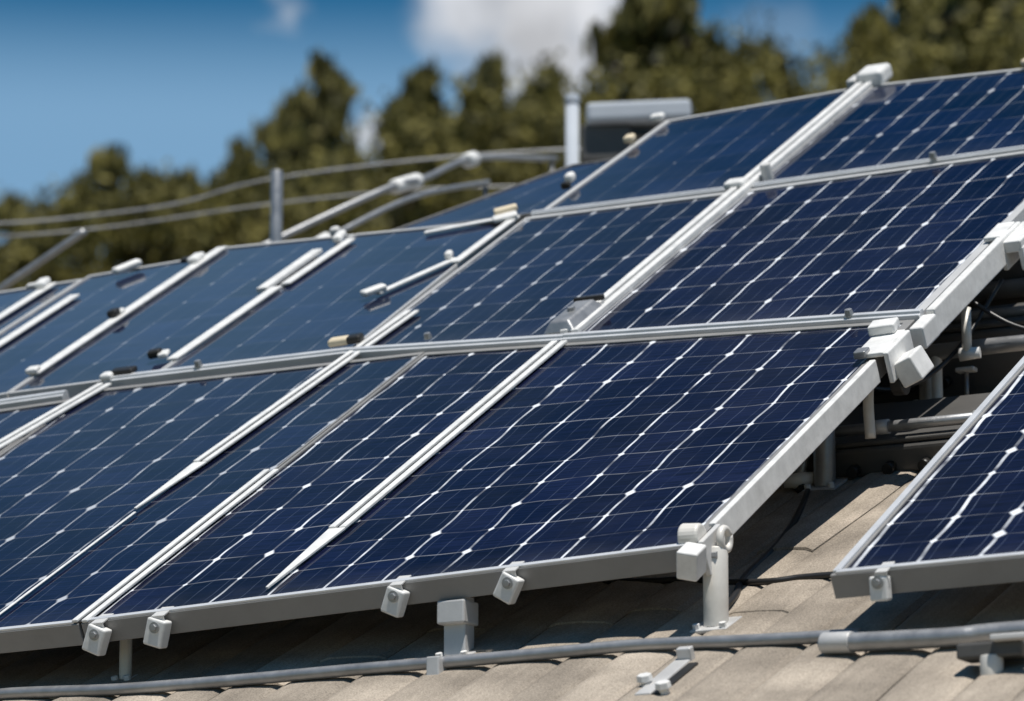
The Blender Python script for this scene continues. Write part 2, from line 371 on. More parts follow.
bm = NB(); box(bm, (-.9, 5.3, 1.75), (8.2, 13.6, 3.5)); box(bm, (-2.75, 8, 4.6), (12.0, 8, 2.2))
o = obj('wall', bm, M_WALL, house); o.matrix_parent_inverse = house.matrix_world.inverted()
bm = NB(); tube(bm, [(-5.3, 3.94, roof_z(3.94) + .0), (3.5, 3.94, roof_z(3.94) + .0)], .045, 10)
o = obj('ridge_cap', bm, M_SHAKE, house); o.matrix_parent_inverse = house.matrix_world.inverted()
at_ = o.data.attributes.new('tone', 'FLOAT', 'FACE'); at_.data.foreach_set('value', [.9] * len(o.data.polygons))

# ------------------------------------------------------------------ solar panels
def isect(p, d, q, e):
    k = ((q[0] - p[0]) * e[1] - (q[1] - p[1]) * e[0]) / (d[0] * e[1] - d[1] * e[0])
    return (p[0] + d[0] * k, p[1] + d[1] * k)
def inset(O, w):
    """O = BL BR TR TL; w = widths bottom right top left"""
    L_ = []
    for i in range(4):
        a, b = O[i], O[(i + 1) % 4]; d = (b[0] - a[0], b[1] - a[1]); l = math.hypot(*d); n = (-d[1] / l, d[0] / l)
        L_.append(((a[0] + n[0] * w[i], a[1] + n[1] * w[i]), d))
    return [isect(*L_[i - 1], *L_[i]) for i in range(4)]
GP = 'solar panels of the roof array'
def panel(O, nu, nv, m, label, lips=(.022, .022, .022, .022), depth=.05, h=0.0, fm=None, lit_lips=()):
    s0, t0 = O[0]
    e = empty('solar_panel', plane(s0, t0, h), label, 'solar panel', GP, RX)
    Q = [(s - s0, t - t0) for s, t in O]
    I = inset(Q, lips); IB = inset(Q, (.03,) * 4)
    bm = NB()
    V = lambda L_, z: [bm.verts.new((a, b, z)) for a, b in L_]
    ot, it, ig, ob, ib, = V(Q, 0), V(I, 0), V(I, -.012), V(Q, -depth), V(IB, -depth)
    ib2 = V(IB, -.014)
    for i in range(4):
        j = (i + 1) % 4
        for a, b in ((ot, it), (it, ig), (ob, ot), (ib, ob), (ib2, ib), (ig, ib2)):
            bm.faces.new((a[i], a[j], b[j], b[i]))
    obj('frame', bm, fm or M_FRAME_SHADE, e, bevel=.0016)
    for i in lit_lips:                                    # pale strip added as the sunlit lip along chosen frame edges
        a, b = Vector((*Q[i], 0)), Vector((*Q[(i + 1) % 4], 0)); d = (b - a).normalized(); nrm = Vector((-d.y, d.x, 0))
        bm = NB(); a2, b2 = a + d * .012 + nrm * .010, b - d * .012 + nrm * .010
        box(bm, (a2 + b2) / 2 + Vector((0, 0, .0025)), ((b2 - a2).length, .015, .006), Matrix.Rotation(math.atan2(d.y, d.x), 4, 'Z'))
        obj('lip_highlight', bm, M_RAIL, e, bevel=.0012)
    bm = NB(); uvl = bm.loops.layers.uv.new('UVMap'); n = 10
    A = inset(Q, tuple(x - .004 for x in lips))
    mg = .10
    def bl(u, v):
        return tuple(A[0][k] * (1 - u) * (1 - v) + A[1][k] * u * (1 - v) + A[2][k] * u * v + A[3][k] * (1 - u) * v for k in (0, 1))
    vs = [[bm.verts.new((*bl(i / n, j / n), -.0045)) for i in range(n + 1)] for j in range(n + 1)]
    lo = [[bm.verts.new((*bl(i / n, j / n), -.0095)) for i in (0, n)] for j in (0, n)]
    for j in range(n):
        for i in range(n):
            f = bm.faces.new((vs[j][i], vs[j][i + 1], vs[j + 1][i + 1], vs[j + 1][i]))
            for lp, (a, b) in zip(f.loops, ((i, j), (i + 1, j), (i + 1, j + 1), (i, j + 1))):
                lp[uvl].uv = (-mg + a / n * (nu + 2 * mg), -mg + b / n * (nv + 2 * mg))
    f = bm.faces.new((lo[0][0], lo[1][0], lo[1][1], lo[0][1])); f.material_index = 1
    obj('cell_glass', bm, [m, M_BACK], e, keep=True)
    return e
thin = .009
P1 = [
 ([(-1.418, -.05), (0, .095), (0, 1.505), (-1.418, 1.705)], 10, 11, M_CELL, 'wide sharp dark blue panel at the lower right corner of the main array', (.022, .024, .02, .007)),
 ([(-2.45, -.10), (-1.424, -.052), (-1.424, 1.712), (-2.45, 1.72)], 7, 11, M_CELLM, 'lower panel left of the two hanging clamps, below the blurred rows, with faint thin lines', (.022, .006, .02, thin)),
 ([(-3.3, -.12), (-2.455, -.10), (-2.455, 1.66), (-3.3, 1.58)], 5, 11, M_CELLM, 'lower panel cut by the left picture edge, only its corner showing', (.022, thin, .02, .02)),
 ([(-.997, 1.69), (0, 1.545), (0, 2.925), (-.997, 2.905)], 8, 7, M_CELL, 'middle row panel at the right with bright diamond dots and a thick white right edge', (.012, .024, .018, .022)),
 ([(-1.69, 1.80), (-1.003, 1.69), (-1.003, 2.905), (-1.69, 2.925)], 6, 7, M_CELLM, 'middle row panel left of the long double cover strip, soft grid lines', (.012, .022, .018, thin)),
 ([(-.997, 2.945), (.06, 2.965), (.06, 3.80), (-.997, 3.94)], 9, 5, M_CELLM, 'top row panel at the upper right corner under the dark trees', (.014, .022, .016, .022)),
 ([(-1.665, 2.965), (-1.003, 2.945), (-1.003, 3.94), (-1.64, 3.86)], 5, 5, M_CELLF, 'plain dark blue top row panel below the pale rooftop box', (.014, .022, .016, .018)),
 ([(-2.29, 1.80), (-1.695, 1.80), (-1.73, 2.93), (-2.29, 3.00)], 4, 7, M_CELLF, 'blurred upper panel between the short cover strips in the middle of the left block', (.012, .007, .014, .006)),
 ([(-2.765, 1.78), (-2.295, 1.80), (-2.295, 3.0), (-2.765, 3.05)], 3, 7, M_CELLF, 'blurred plain blue upper panel behind the thin upright pole', (.012, .006, .014, .006)),
 ([(-3.19, 1.70), (-2.77, 1.78), (-2.77, 2.98), (-3.19, 2.93)], 3, 7, M_CELLF, 'blurred plain blue upper panel with a white oval clip on its top edge', (.012, .006, .014, .006)),
 ([(-4.0, 1.62), (-3.195, 1.70), (-3.195, 2.90), (-4.0, 2.84)], 5, 7, M_CELLF, 'blurred upper panel running out of the left picture edge', (.012, .006, .014, .014)),
 ([(.395, -.135), (1.39, -.10), (1.39, 1.53), (.395, 1.53)], 7, 13, M_CELLR, 'separate blurred panel in the right foreground with big white dots', (.020, .022, .022, .022)),
]
for O, nu, nv, m, lb, lp in P1: panel(O, nu, nv, m, lb, lp, fm=M_FRAME_LIT if O[0][1] > 1 else M_FRAME_SHADE, lit_lips=(0, 3) if O[0][0] > .3 else (0,) if O[0][1] < 1 else ())

# ------------------------------------------------------------------ rails between the rows
def frame_at(s, t, h=0.0, yaw=0.0):
    return plane(s, t, h), RX @ Matrix.Rotation(yaw, 4, 'Z')
def rail(pts, w, hh, label, group='rails between the panel rows'):
    """extruded aluminium rail with a groove, lying in the seam; pts in (s, t)"""
    e = empty('mounting_rail', plane(*pts[0]), label, 'mounting rail', group, RX)
    s0, t0 = pts[0]
    bm = NB(); prof = [(-w / 2, -.045), (-w / 2, hh * .55), (-w * .22, hh * .55), (-w * .16, hh), (w * .30, hh), (w / 2, hh * .7), (w / 2, -.045)]
    rings = []
    for i, (s, t) in enumerate(pts):
        rings.append([bm.verts.new((s - s0, t - t0 + a, b)) for a, b in prof])
    for a, b in zip(rings, rings[1:]):
        for k in range(len(prof)):
            j = (k + 1) % len(prof); bm.faces.new((a[k], b[k], b[j], a[j]))
    bm.faces.new(rings[0]); bm.faces.new(rings[-1][::-1])
    obj('extrusion', bm, M_RAIL, e, bevel=.0015)
    bm = NB()
    for i in range(len(pts) - 1):
        pass
    return e
r1 = rail([(-1.0, 1.667), (.012, 1.524)], .034, .016, 'grooved rail in the seam above the sharp lower right panel')
r2 = rail([(-2.44, 1.775), (-1.69, 1.775), (-1.0, 1.667)], .034, .014, 'long rail along the row seam left of the grey wrapped clamp')
r3 = rail([(-3.4, 1.62), (-2.52, 1.69)], .034, .014, 'short rail end at the left picture edge')
r4 = rail([(-.99, 2.926), (.06, 2.946)], .020, .010, 'thin rail below the top right panel')
r5 = rail([(-1.68, 2.946), (-1.01, 2.926)], .020, .010, 'thin rail below the plain top panel, right of the cream capped clip')
def bolt(bm, p, r=.008, hgt=.008, rot=None, mi=0):
    M = Matrix.Translation(p) @ (rot if rot else Matrix())
    q = bmesh.ops.create_cone(bm, cap_ends=True, segments=6, radius1=r, radius2=r, depth=hgt, matrix=M)
    return q
for e, L_ in ((r1, [.82]), (r2, [.3, 1.0]), (r4, [.55])):
    for d in L_:
        bm = NB(); bmesh.ops.create_cone(bm, cap_ends=True, segments=10, radius1=.012, radius2=.009, depth=.016, matrix=Matrix.Translation((d, -.142 * d if e is r1 else 0, .022)))
        obj('bolt', bm, M_STEEL, e, bevel=.001)

# ------------------------------------------------------------------ cover strips lying along the seams
def strip(p0, p1, w, label, double=True, hh=.007, m=None, base=0.001, tail=0.0):
    e = empty('cover_strip', plane(*p0), label, 'cover strip', 'white cover strips on the panels', RX)
    d = Vector((p1[0] - p0[0], p1[1] - p0[1])); l = d.length; yaw = math.atan2(-d.x, d.y)
    rot = Matrix.Rotation(yaw, 4, 'Z')
    bm = NB()
    if double:
        g = .010
        for sg in (-1, 1):
            ww = (w - g) / 2; c = sg * (g + ww) / 2
            box(bm, rot @ Vector((c, l / 2, base + hh / 2 + (.002 if sg < 0 else 0))), (ww, l, hh), rot)
    else:
        box(bm, rot @ Vector((0, l / 2, base + hh / 2)), (w, l, hh), rot)
    obj('profile', bm, m or M_WHITE, e, bevel=.002)
    if tail:                                           # the profile runs out in a thin tapering tail
        bm = NB(); z0, z1 = base, base + hh * .8
        V_ = [bm.verts.new(rot @ Vector((x_, y_, z_))) for y_, k_ in ((0, w / 2), (-tail, .003)) for x_, z_ in ((-k_, z0), (k_, z0), (k_, z1), (-k_, z1))]
        for i in range(4): bm.faces.new((V_[i], V_[(i + 1) % 4], V_[4 + (i + 1) % 4], V_[4 + i]))
        bm.faces.new(V_[4:]); bm.faces.new(V_[:4][::-1])
        obj('tail', bm, m or M_WHITE, e, bevel=.0015)
    if double:
        bm = NB(); box(bm, rot @ Vector((0, l / 2, base + .0015)), (.0095, l * .995, .003), rot)
        obj('gasket', bm, M_DARK, e)
    return e
strip((-1.0, .40), (-1.0, 1.64), .044, 'double cover strip up the middle of the wide sharp panel to the grey clamp', hh=.008, tail=.34)
strip((-1.0, 1.70), (-1.003, 3.99), .050, 'longest double cover strip, climbing to the rounded cap at the top edge', hh=.014)
strip((-1.42, -.05), (-1.42, .86), .040, 'double cover strip running down to the two white hanging clamps at lower left')
strip((-1.695, -.04), (-1.692, .66), .008, 'narrow lower run of the double strip left of the two hanging clamps', False, .003)
strip((-1.69, .98), (-1.64, 2.08), .040, 'double cover strip crossing the row seam at the cream and black clip', tail=.30)
strip((-2.50, 1.22), (-2.42, 1.74), .046, 'double cover strip at the left edge, ending under a black knob')
strip((-1.86, 2.30), (-1.74, 2.56), .026, 'short single strip with a white pill shaped end in the left block', False)
strip((-1.725, 2.52), (-1.722, 2.93), .026, 'short single strip ending at the cream capped clip on the row corner', False)
strip((-2.30, 1.90), (-2.292, 2.5), .034, 'single strip with a black and white clip at its lower end', False)
strip((-2.33, 2.48), (-2.33, 2.83), .034, 'upper left piece of the overlapping pair of short strips below the pole', False, .013)
strip((-2.275, 2.52), (-2.265, 2.92), .030, 'upper right piece of the overlapping pair of short strips below the pole', False)
strip((-2.765, 1.92), (-2.77, 3.03), .036, 'long single strip across the left block with a black clip halfway up', False)
strip((-3.10, 2.0), (-3.10, 2.70), .034, 'second single strip from the left picture edge', False)
strip((-3.29, 2.2), (-3.285, 2.87), .034, 'single strip nearest the left picture edge, in the upper corner of the array', False)
strip((-2.0, 2.885), (-1.76, 2.935), .026, 'white flat strip along the top edge left of the cream capped clip', False)

# ------------------------------------------------------------------ clamps and clips
GC = 'white clamps hanging on the lower edges'
def hang_clamp(s, t, label, yaw=.5, sc=1.0):
    sc *= .92
    e = empty('panel_clamp', plane(s, t, -.02), label, 'clamp', GC, RX)
    bm = NB(); rot = Matrix.Rotation(-.35, 4, 'X') @ Matrix.Rotation(yaw, 4, 'Y')
    box(bm, (0, -.018 * sc, -.014 * sc), (.052 * sc, .034 * sc, .066 * sc), rot)
    obj('block', bm, M_WHITE, e, bevel=.005, seg=3)
    bm = NB(); box(bm, (.008, .012, .0225), (.034 * sc, .052, .004)); box(bm, (.008, -.0125, .008), (.034 * sc, .004, .033))
    obj('hook', bm, M_ALU, e, bevel=.001)
    bm = NB(); bmesh.ops.create_cone(bm, cap_ends=True, segments=16, radius1=.0125, radius2=.0125, depth=.003, matrix=Matrix.Translation(rot @ Vector((0, -.0182 * sc, .012)) + Vector((0, -.018 * sc, -.014 * sc))) @ rot @ Matrix.Rotation(R(90), 4, 'X')); obj('washer', bm, M_STEEL, e)
    bm = NB(); bolt(bm, rot @ Vector((0, -.020 * sc, .012)) + Vector((0, -.018 * sc, -.014 * sc)), .0075, .01, rot @ Matrix.Rotation(R(90), 4, 'X'))
    obj('bolt', bm, M_STEEL, e, bevel=.001)
    return e
hang_clamp(-1.375, -.052, 'left one of the two white clamps hanging at the lower left, tilted', .42)
hang_clamp(-1.225, -.040, 'right one of the two white clamps hanging at the lower left, tilted', .32)
hang_clamp(-.665, .025, 'white clamp hanging alone on the bottom edge left of the square middle post', .42, .95)
hang_clamp(-.405, .050, 'white clamp hanging just right of the square middle post', .55, .95)
o = hang_clamp(.500, -.135, 'pale clamp under the bottom edge of the right foreground panel', .02, .8)

# corner clamp on top of the round post
e = empty('corner_clamp', plane(0, .12), 'rounded grey and white corner clamp with a ring bolt on top of the round post', 'clamp', None, RX)
bm = NB(); bmesh.ops.create_cone(bm, cap_ends=True, segments=24, radius1=.030, radius2=.027, depth=.045, matrix=Matrix.Translation((-.010, .012, .008)) @ Matrix.Rotation(R(90), 4, 'Y'))
obj('hub', bm, M_POST, e, bevel=.006, seg=3, smooth=False)
bm = NB(); box(bm, (.006, -.052, -.022), (.046, .058, .062), Matrix.Rotation(.25, 4, 'Y')); obj('corner_block', bm, M_WHITE, e, bevel=.005, seg=3)
bm = NB(); box(bm, (.020, .03, -.03), (.012, .10, .075)); obj('side_plate', bm, M_ALU, e, bevel=.002)
bm = NB(); pts = [Vector((.040, .052 + .022 * math.cos(a), -.018 + .022 * math.sin(a))) for a in [2 * math.pi * k / 20 for k in range(21)]]
tube(bm, pts, .0085, 10); obj('ring_bolt', bm, M_POST, e)
bm = NB(); bolt(bm, (.030, .01, -.035), .009, .014, Matrix.Rotation(R(90), 4, 'Y')); obj('bolt', bm, M_STEEL, e, bevel=.001)

# big bracket at the upper corner of the sharp panel
e = empty('edge_bracket', plane(.0, 1.30), 'large white bracket wrapped over the right edge below the rail end, with a hanging block', 'bracket', None, RX)
bm = NB(); box(bm, (-.012, .0, .012), (.075, .16, .012)); box(bm, (.030, .0, -.022), (.012, .16, .075)); obj('wrap_plate', bm, M_WHITE, e, bevel=.004, seg=3)
bm = NB(); box(bm, (.062, -.015, -.045), (.055, .085, .062), Matrix.Rotation(-.35, 4, 'Y')); obj('hanging_block', bm, M_WHITE, e, bevel=.005, seg=3)
bm = NB(); box(bm, (-.025, .075, .030), (.065, .055, .024), Matrix.Rotation(.1, 4, 'Z')); obj('top_cap', bm, M_WHITE, e, bevel=.005, seg=3)
bm = NB(); box(bm, (-.028, -.075, .020), (.03, .035, .016)); obj('lug', bm, M_STEEL, e, bevel=.003)
bm = NB(); bmesh.ops.create_cone(bm, cap_ends=True, segments=18, radius1=.03, radius2=.03, depth=.03, matrix=Matrix.Translation((.028, -.03, -.075)) @ Matrix.Rotation(R(90), 4, 'Y')); obj('rubber_bush', bm, M_DARK, e, bevel=.003)
e = empty('edge_cover', plane(.004, .20), 'long white strip added as the sunlit right edge of the sharp lower panel', 'edge cover', None, RX)
bm = NB(); box(bm, (-.003, .51, -.022), (.016, 1.0, .056)); obj('profile', bm, M_WHITE, e, bevel=.003, seg=3)  # white strip stands in for sunlight on the frame side
# rail cover on the right edge of the middle row
e = empty('edge_cover', plane(.02, 1.53), 'smooth white cover profile along the right edge of the middle row panel', 'edge cover', None, RX)
bm = NB(); box(bm, (.012, .30, -.02), (.022, .60, .066)); obj('profile', bm, M_WHITE, e, bevel=.004, seg=3)
bm = NB(); box(bm, (.010, -.055, -.024), (.036, .10, .056)); obj('end_cap', bm, M_WHITE, e, bevel=.006, seg=3)
e = empty('edge_clamp', plane(0, 2.13), 'white stepped clamp at the right picture edge on the middle row panel', 'clamp', None, RX)
bm = NB(); box(bm, (.010, 0, .010), (.046, .12, .012)); box(bm, (.035, 0, -.03), (.014, .15, .08)); obj('wrap_plate', bm, M_WHITE, e, bevel=.004, seg=3)
bm = NB(); box(bm, (.062, .01, -.012), (.05, .17, .03)); box(bm, (.082, .01, -.045), (.014, .17, .06)); obj('wing', bm, M_WHITE, e, bevel=.004, seg=3)

# grey wrapped clamp on the seam crossing
e = empty('seam_clamp', plane(-1.02, 1.78), 'grey metal wrapped clamp on the long double strip where the row seam crosses', 'clamp', None, RX)
bm = NB(); q = bmesh.ops.create_cube(bm, size=1, matrix=Matrix.Translation((-.01, .02, .022)) @ Matrix.Diagonal((.095, .20, .030, 1)))
for v in q['verts']:
    if v.co.z > .03: v.co.x = -.01 + (v.co.x + .01) * .55; v.co.y = .02 + (v.co.y - .02) * .8
obj('wrap', bm, M_STEEL, e, bevel=.006, seg=3)
bm = NB(); box(bm, (-.01, .128, .030), (.085, .014, .014)); obj('rubber_edge', bm, M_DARK, e, bevel=.003)
bm = NB(); bolt(bm, (-.01, .02, .041), .011, .01); obj('bolt', bm, M_STEEL, e, bevel=.001)
# end cap and small joint on the longest strip
e = empty('strip_end_cap', plane(-1.0, 3.97), 'rounded white cap at the top end of the longest double strip', 'end cap', None, RX)
bm = NB(); box(bm, (.012, .0, .018), (.085, .10, .05)); obj('cap', bm, M_WHITE, e, bevel=.014, seg=4)
bm = NB(); box(bm, (-.045, -.02, .012), (.03, .07, .03)); obj('tab', bm, M_ALU, e, bevel=.006, seg=3)
e = empty('strip_joint', plane(-1.0, 2.93), 'white joint knob on the longest double strip at the upper row seam', 'clamp', None, RX)
bm = NB(); box(bm, (-.02, -.02, .020), (.06, .05, .022)); obj('knob', bm, M_WHITE, e, bevel=.009, seg=3)
bm = NB(); bmesh.ops.create_cone(bm, cap_ends=True, segments=14, radius1=.018, radius2=.015, depth=.05, matrix=Matrix.Translation((.042, .06, .02))); obj('stud', bm, M_ALU, e, bevel=.004)

GK = 'small clips scattered on the upper rows'
def clip(s, t, label, pill=(.10, .036, .020), pm=None, knob=None, yaw=0.0, kofs=(.05, 0, .012), ksz=(.055, .045, .026), h=.012):
    k_ = .72; pill = tuple(q * k_ for q in pill); kofs = tuple(q * k_ for q in kofs); ksz = tuple(q * k_ for q in ksz); h = .007
    e = empty('panel_clip', plane(s, t, h), label, 'clip', GK, RX @ Matrix.Rotation(yaw, 4, 'Z'))
    bm = NB(); box(bm, (0, 0, pill[2] / 2), pill); obj('cap', bm, pm or M_WHITE, e, bevel=min(pill) * .42, seg=4)
    if knob:
        bm = NB(); box(bm, kofs, ksz); obj('knob', bm, knob, e, bevel=min(ksz) * .35, seg=3)
    return e
clip(-1.735, 1.835, 'cream and black clip where a double strip crosses the row seam', (.085, .05, .03), M_CREAM, M_DARK, 0.1, (.062, 0, .016), (.06, .05, .03))
clip(-1.745, 2.905, 'white clip with cream cap at the corner between left block and top row', (.10, .07, .02), M_WHITE, M_CREAM, .5, (.01, .06, .024), (.095, .05, .024))
clip(-1.87, 2.30, 'white pill shaped clip in the open middle of the left block', (.10, .05, .024), M_WHITE, None, .9)
clip(-1.76, 2.56, 'little white clip between the two short strips of the left block', (.03, .05, .03), M_WHITE, None, .2)
clip(-2.34, 1.93, 'black and white clip at the lower end of the middle strip of the left block', (.04, .06, .02), M_WHITE, M_DARK, .3, (-.035, .01, .016), (.055, .045, .032))
clip(-2.43, 1.775, 'black knob clip on the left end of the row seam', (.05, .05, .026), M_WHITE, M_DARK, .0, (.055, .03, .016), (.10, .05, .022))
clip(-2.30, 2.92, 'white clip on the top edge just above the overlapping pair of strips', (.04, .10, .03), M_WHITE, M_ALU, .2, (-.04, .08, .02), (.04, .05, .04))
clip(-2.785, 2.90, 'white and dark clip near the top end of the long single strip', (.05, .09, .026), M_WHITE, M_DARK, .1, (-.045, .0, .012), (.04, .04, .02))
clip(-2.77, 2.42, 'small black clip halfway up the long single strip', (.03, .04, .02), M_WHITE, M_DARK, .1, (-.015, -.03, .016), (.045, .05, .03))
clip(-2.77, 1.93, 'small white clip at the foot of the long single strip', (.05, .05, .02), M_WHITE, None, .1)
clip(-3.03, 2.90, 'white oval clip standing on the top edge of the left block', (.05, .13, .03), M_WHITE, None, -.5)
clip(-3.30, 2.84, 'white clip at the top end of the leftmost strip', (.05, .09, .03), M_WHITE, M_ALU, .2, (-.05, 0, .012), (.04, .04, .02))
clip(-1.655, 3.84, 'small white clip on the top left corner of the plain top panel', (.06, .05, .03), M_WHITE, None, .1)
clip(-1.655, 3.62, 'cream clip on the left edge of the plain top panel', (.045, .06, .03), M_CREAM, None, .1)
clip(-1.68, 3.23, 'white clip with dark foot on the lower left edge of the plain top panel', (.04, .06, .04), M_WHITE, M_DARK, .1, (-.01, -.04, .0), (.04, .03, .03))
clip(-.45, 3.86, 'cream clip on the top edge at the upper right corner', (.10, .04, .03), M_CREAM, None, .0)

# ------------------------------------------------------------------ posts
GPO = 'posts carrying the panels'
def post(x, y, top, r, label, square=False, m=None):
    b = roofp(x, y, .004)
    e = empty('support_post', b, label, 'post', GPO)
    hh = top - b.z
    bm = NB()
    if square: box(bm, (0, 0, hh / 2), (r * 2, r * 1.6, hh))
    else: tube(bm, [(0, 0, 0), (0, 0, hh)], r, 24)
    obj('tube', bm, m or M_POST, e, bevel=.003)
    bm = NB(); tilt = Matrix.Rotation(math.atan(RT), 4, 'X')
    box(bm, (0, 0, .006), (r * 3.2, r * 3.4, .008), tilt); obj('base_plate', bm, M_ALUD, e, bevel=.002)
    for sx in (-1, 1):
        bm = NB(); bolt(bm, (sx * r * 1.15, -r * 1.2, .012 - r * .5), .008, .016, tilt); obj('bolt', bm, M_WHITE, e, bevel=.001)
    return e
post(.022, .150, 4.655, .026, 'round pale post under the lower right corner of the sharp panel')
e = post(-.545, .085, 4.585, .026, 'square grey post with a wide head under the middle of the bottom edge', True, M_ALUD)
bm = NB(); box(bm, (0, -.006, 4.585 - e.location.z - .035), (.066, .066, .05)); obj('post_head', bm, M_ALUD, e, bevel=.004)
post(-1.385, .085, 4.57, .014, 'thin short post below the two hanging clamps at lower left')
post(-.195, 1.20, 5.19, .026, 'dark round post standing behind the right panel edge in the shade', False, M_STEEL)
post(-.24, 1.93, 5.50, .015, 'thin pale post in the shade below the middle row, left of the right panel', False, M_POST)
post(-.42, 2.55, 5.80, .014, 'thin post furthest back in the shade near the right picture edge', False, M_POST)
post(-.55, 1.85, 5.46, .016, 'dim post half hidden behind the sharp panel edge', False, M_STEEL)
post(-1.5, 1.3, 5.2, .02, 'post deep in the shade under the wide sharp panel', False, M_STEEL)
post(.55, .75, 4.9, .02, 'post in the shade under the right foreground panel', False, M_STEEL)

post(-.13, 1.74, 5.40, .014, 'short pale post standing on the roof between the low grey box and the middle purlin')
post(-.22, 1.91, 5.57, .013, 'slim pale post rising in the shade just below the edge cover')
# bent strap from the bracket down to the purlin
e = empty('strap', plane(-.045, 1.33, -.05), 'bent pale strap hanging below the large white bracket', 'strap')
bm = NB(); tube(bm, spline([(0, 0, 0), (-.01, -.02, -.03), (-.015, -.02, -.09), (-.015, -.01, -.17)], 6), .013, 10); obj('bent_tube', bm, M_POST, e)
e = empty('hanging_foot', roofp(-.255, 1.19, .015), 'slanted rod with a bulb foot on the shaded roof', 'foot')
bm = NB(); tube(bm, [(0, 0, .02), (.004, .06, .14)], .011, 10); obj('rod', bm, M_STEEL, e)
bm = NB(); tube(bm, [(-.03, -.02, .012), (.0, 0, .016), (.032, .016, .022)], [.014, .02, .015], 12); obj('bulb', bm, M_POST, e)
e = empty('hanging_foot', plane(-.02, 1.88, -.10), 'short rod with a bulb end below the edge cover at the right', 'foot')
bm = NB(); tube(bm, [(0, 0, 0), (.0, .0, -.11)], .012, 10); obj('rod', bm, M_POST, e)
bm = NB(); tube(bm, [(-.02, -.0, -.115), (.03, .01, -.112)], [.017, .014], 12); obj('bulb', bm, M_WHITE, e)

# ------------------------------------------------------------------ purlins and boxes below the rows
def purlin(s0, s1, t, h, r, label, m=None):
    e = empty('purlin', plane(s0, t, h), label, 'purlin', 'steel purlins in the shade under the panels')
    bm = NB(); tube(bm, [(0, 0, 0), (s1 - s0, 0, 0)], r, 14); obj('pipe', bm, m or M_STEEL, e)
    for k in range(2):
        bm = NB(); tube(bm, [((s1 - s0) * (.3 + .4 * k), 0, 0), ((s1 - s0) * (.3 + .4 * k) + .05, 0, 0)], r * 1.35, 14); obj('collar', bm, M_ALUD, e)
purlin(-.30, .36, 1.335, -.20, .013, 'lowest steel purlin crossing the gap beside the right panel')
purlin(-.9, 1.3, 1.90, -.21, .02, 'middle steel purlin crossing below the middle row')
purlin(-1.0, 1.3, 2.13, -.20, .013, 'upper thin steel purlin at the right picture edge')
purlin(-1.0, 1.3, 2.40, -.22, .024, 'rear thick steel purlin in the deep shade')
def encl(x, y, sx, sy, sz, label, m=None):
    e = empty('equipment_box', roofp(x, y, .005), label, 'equipment box', 'grey equipment boxes under the panels', RROOF)
    bm = NB(); box(bm, (0, 0, sz / 2), (sx, sy, sz)); obj('case', bm, m or M_GREYBOX, e, bevel=.012, seg=3)
    bm = NB(); box(bm, (0, 0, sz + .008), (sx * .97, sy * .96, .012)); obj('lid', bm, M_GREYBOX, e, bevel=.004)
    for sg in (-1, 1):
        bm = NB(); box(bm, (sg * sx * .33, -sy / 2 - .006, sz * .7), (.03, .012, .045)); obj('latch', bm, M_STEEL, e, bevel=.003)
    for k in range(3):
        bm = NB(); tube(bm, [(-sx * .2 + k * .09, -sy / 2, sz * .3), (-sx * .2 + k * .09, -sy / 2 - .03, sz * .3)], .014, 10); obj('cable_gland', bm, M_DARK, e)
    return e
encl(.10, 1.455, 1.2, .42, .07, 'long low grey equipment box just behind the lowest purlin, brought forward to darken the roof')  # extended forward as a dark cover standing in for shade on the roof
encl(-.10, 2.06, 1.3, .24, .17, 'long grey equipment box between the purlins under the middle row')
encl(-.05, 2.42, 1.3, .30, .27, 'tall grey equipment box behind the purlins at the right picture edge')
encl(-.30, 2.95, .9, .34, .36, 'grey equipment box furthest back under the middle row')
encl(-1.15, 2.3, .6, .35, .2, 'grey equipment box deep in the shade behind the posts')
# tilted light sheet scraps seen glinting in the shade
e = empty('cable_tie_plate', roofp(-.10, 1.86, .10), 'small pale plate on the purlin in the shade beside the right panel', 'plate')
bm = NB(); box(bm, (0, 0, 0), (.05, .03, .012)); obj('plate', bm, M_WHITE, e, bevel=.004)
bm = NB(); tube(bm, [(0, 0, 0), (0, 0, -.10)], .006, 8); obj('stem', bm, M_STEEL, e)

# ------------------------------------------------------------------ conduits and cables on the roof
e = empty('conduit', (-1.65, -.12, 4.42), 'long wavy grey conduit along the bottom of the picture, in front of the posts', 'conduit', 'grey conduits across the roof')
def rel(L_, o): return [Vector(p) - Vector(o) for p in L_]
C1 = [(-3.2, .02, 4.455), (-2.2, -.01, 4.44), (-1.649, -.014, 4.438), (-1.311, -.043, 4.424), (-.982, -.042, 4.425), (-.742, -.031, 4.43), (-.458, -.024, 4.433), (-.253, -.016, 4.437), (-.073, -.009, 4.44), (.207, -.037, 4.427), (.43, -.05, 4.421)]
bm = NB(); tube(bm, spline(rel(C1, e.location)), .013, 14); obj('pipe', bm, M_STEEL, e)
for x in (-.53,):
    bm = NB(); box(bm, Vector((x, -.030, 4.405)) - e.location, (.03, .05, .075)); obj('saddle', bm, M_ALUD, e, bevel=.003)
e = empty('conduit', (.40, -.13, 4.396), 'thicker grey conduit in the right foreground below the blurred panel', 'conduit', 'grey conduits across the roof')
C2 = [(.385, -.129, 4.397), (.411, -.134, 4.395), (.552, -.145, 4.390), (.677, -.148, 4.388), (.803, -.14, 4.392), (1.5, -.14, 4.392), (2.4, -.15, 4.388)]
bm = NB(); tube(bm, spline(rel(C2, e.location)), .019, 14); obj('pipe', bm, M_STEEL, e)
bm = NB(); tube(bm, rel([(.385, -.129, 4.397), (.45, -.137, 4.394)], e.location), .0215, 14); obj('coupling', bm, M_ALUD, e, bevel=.002)
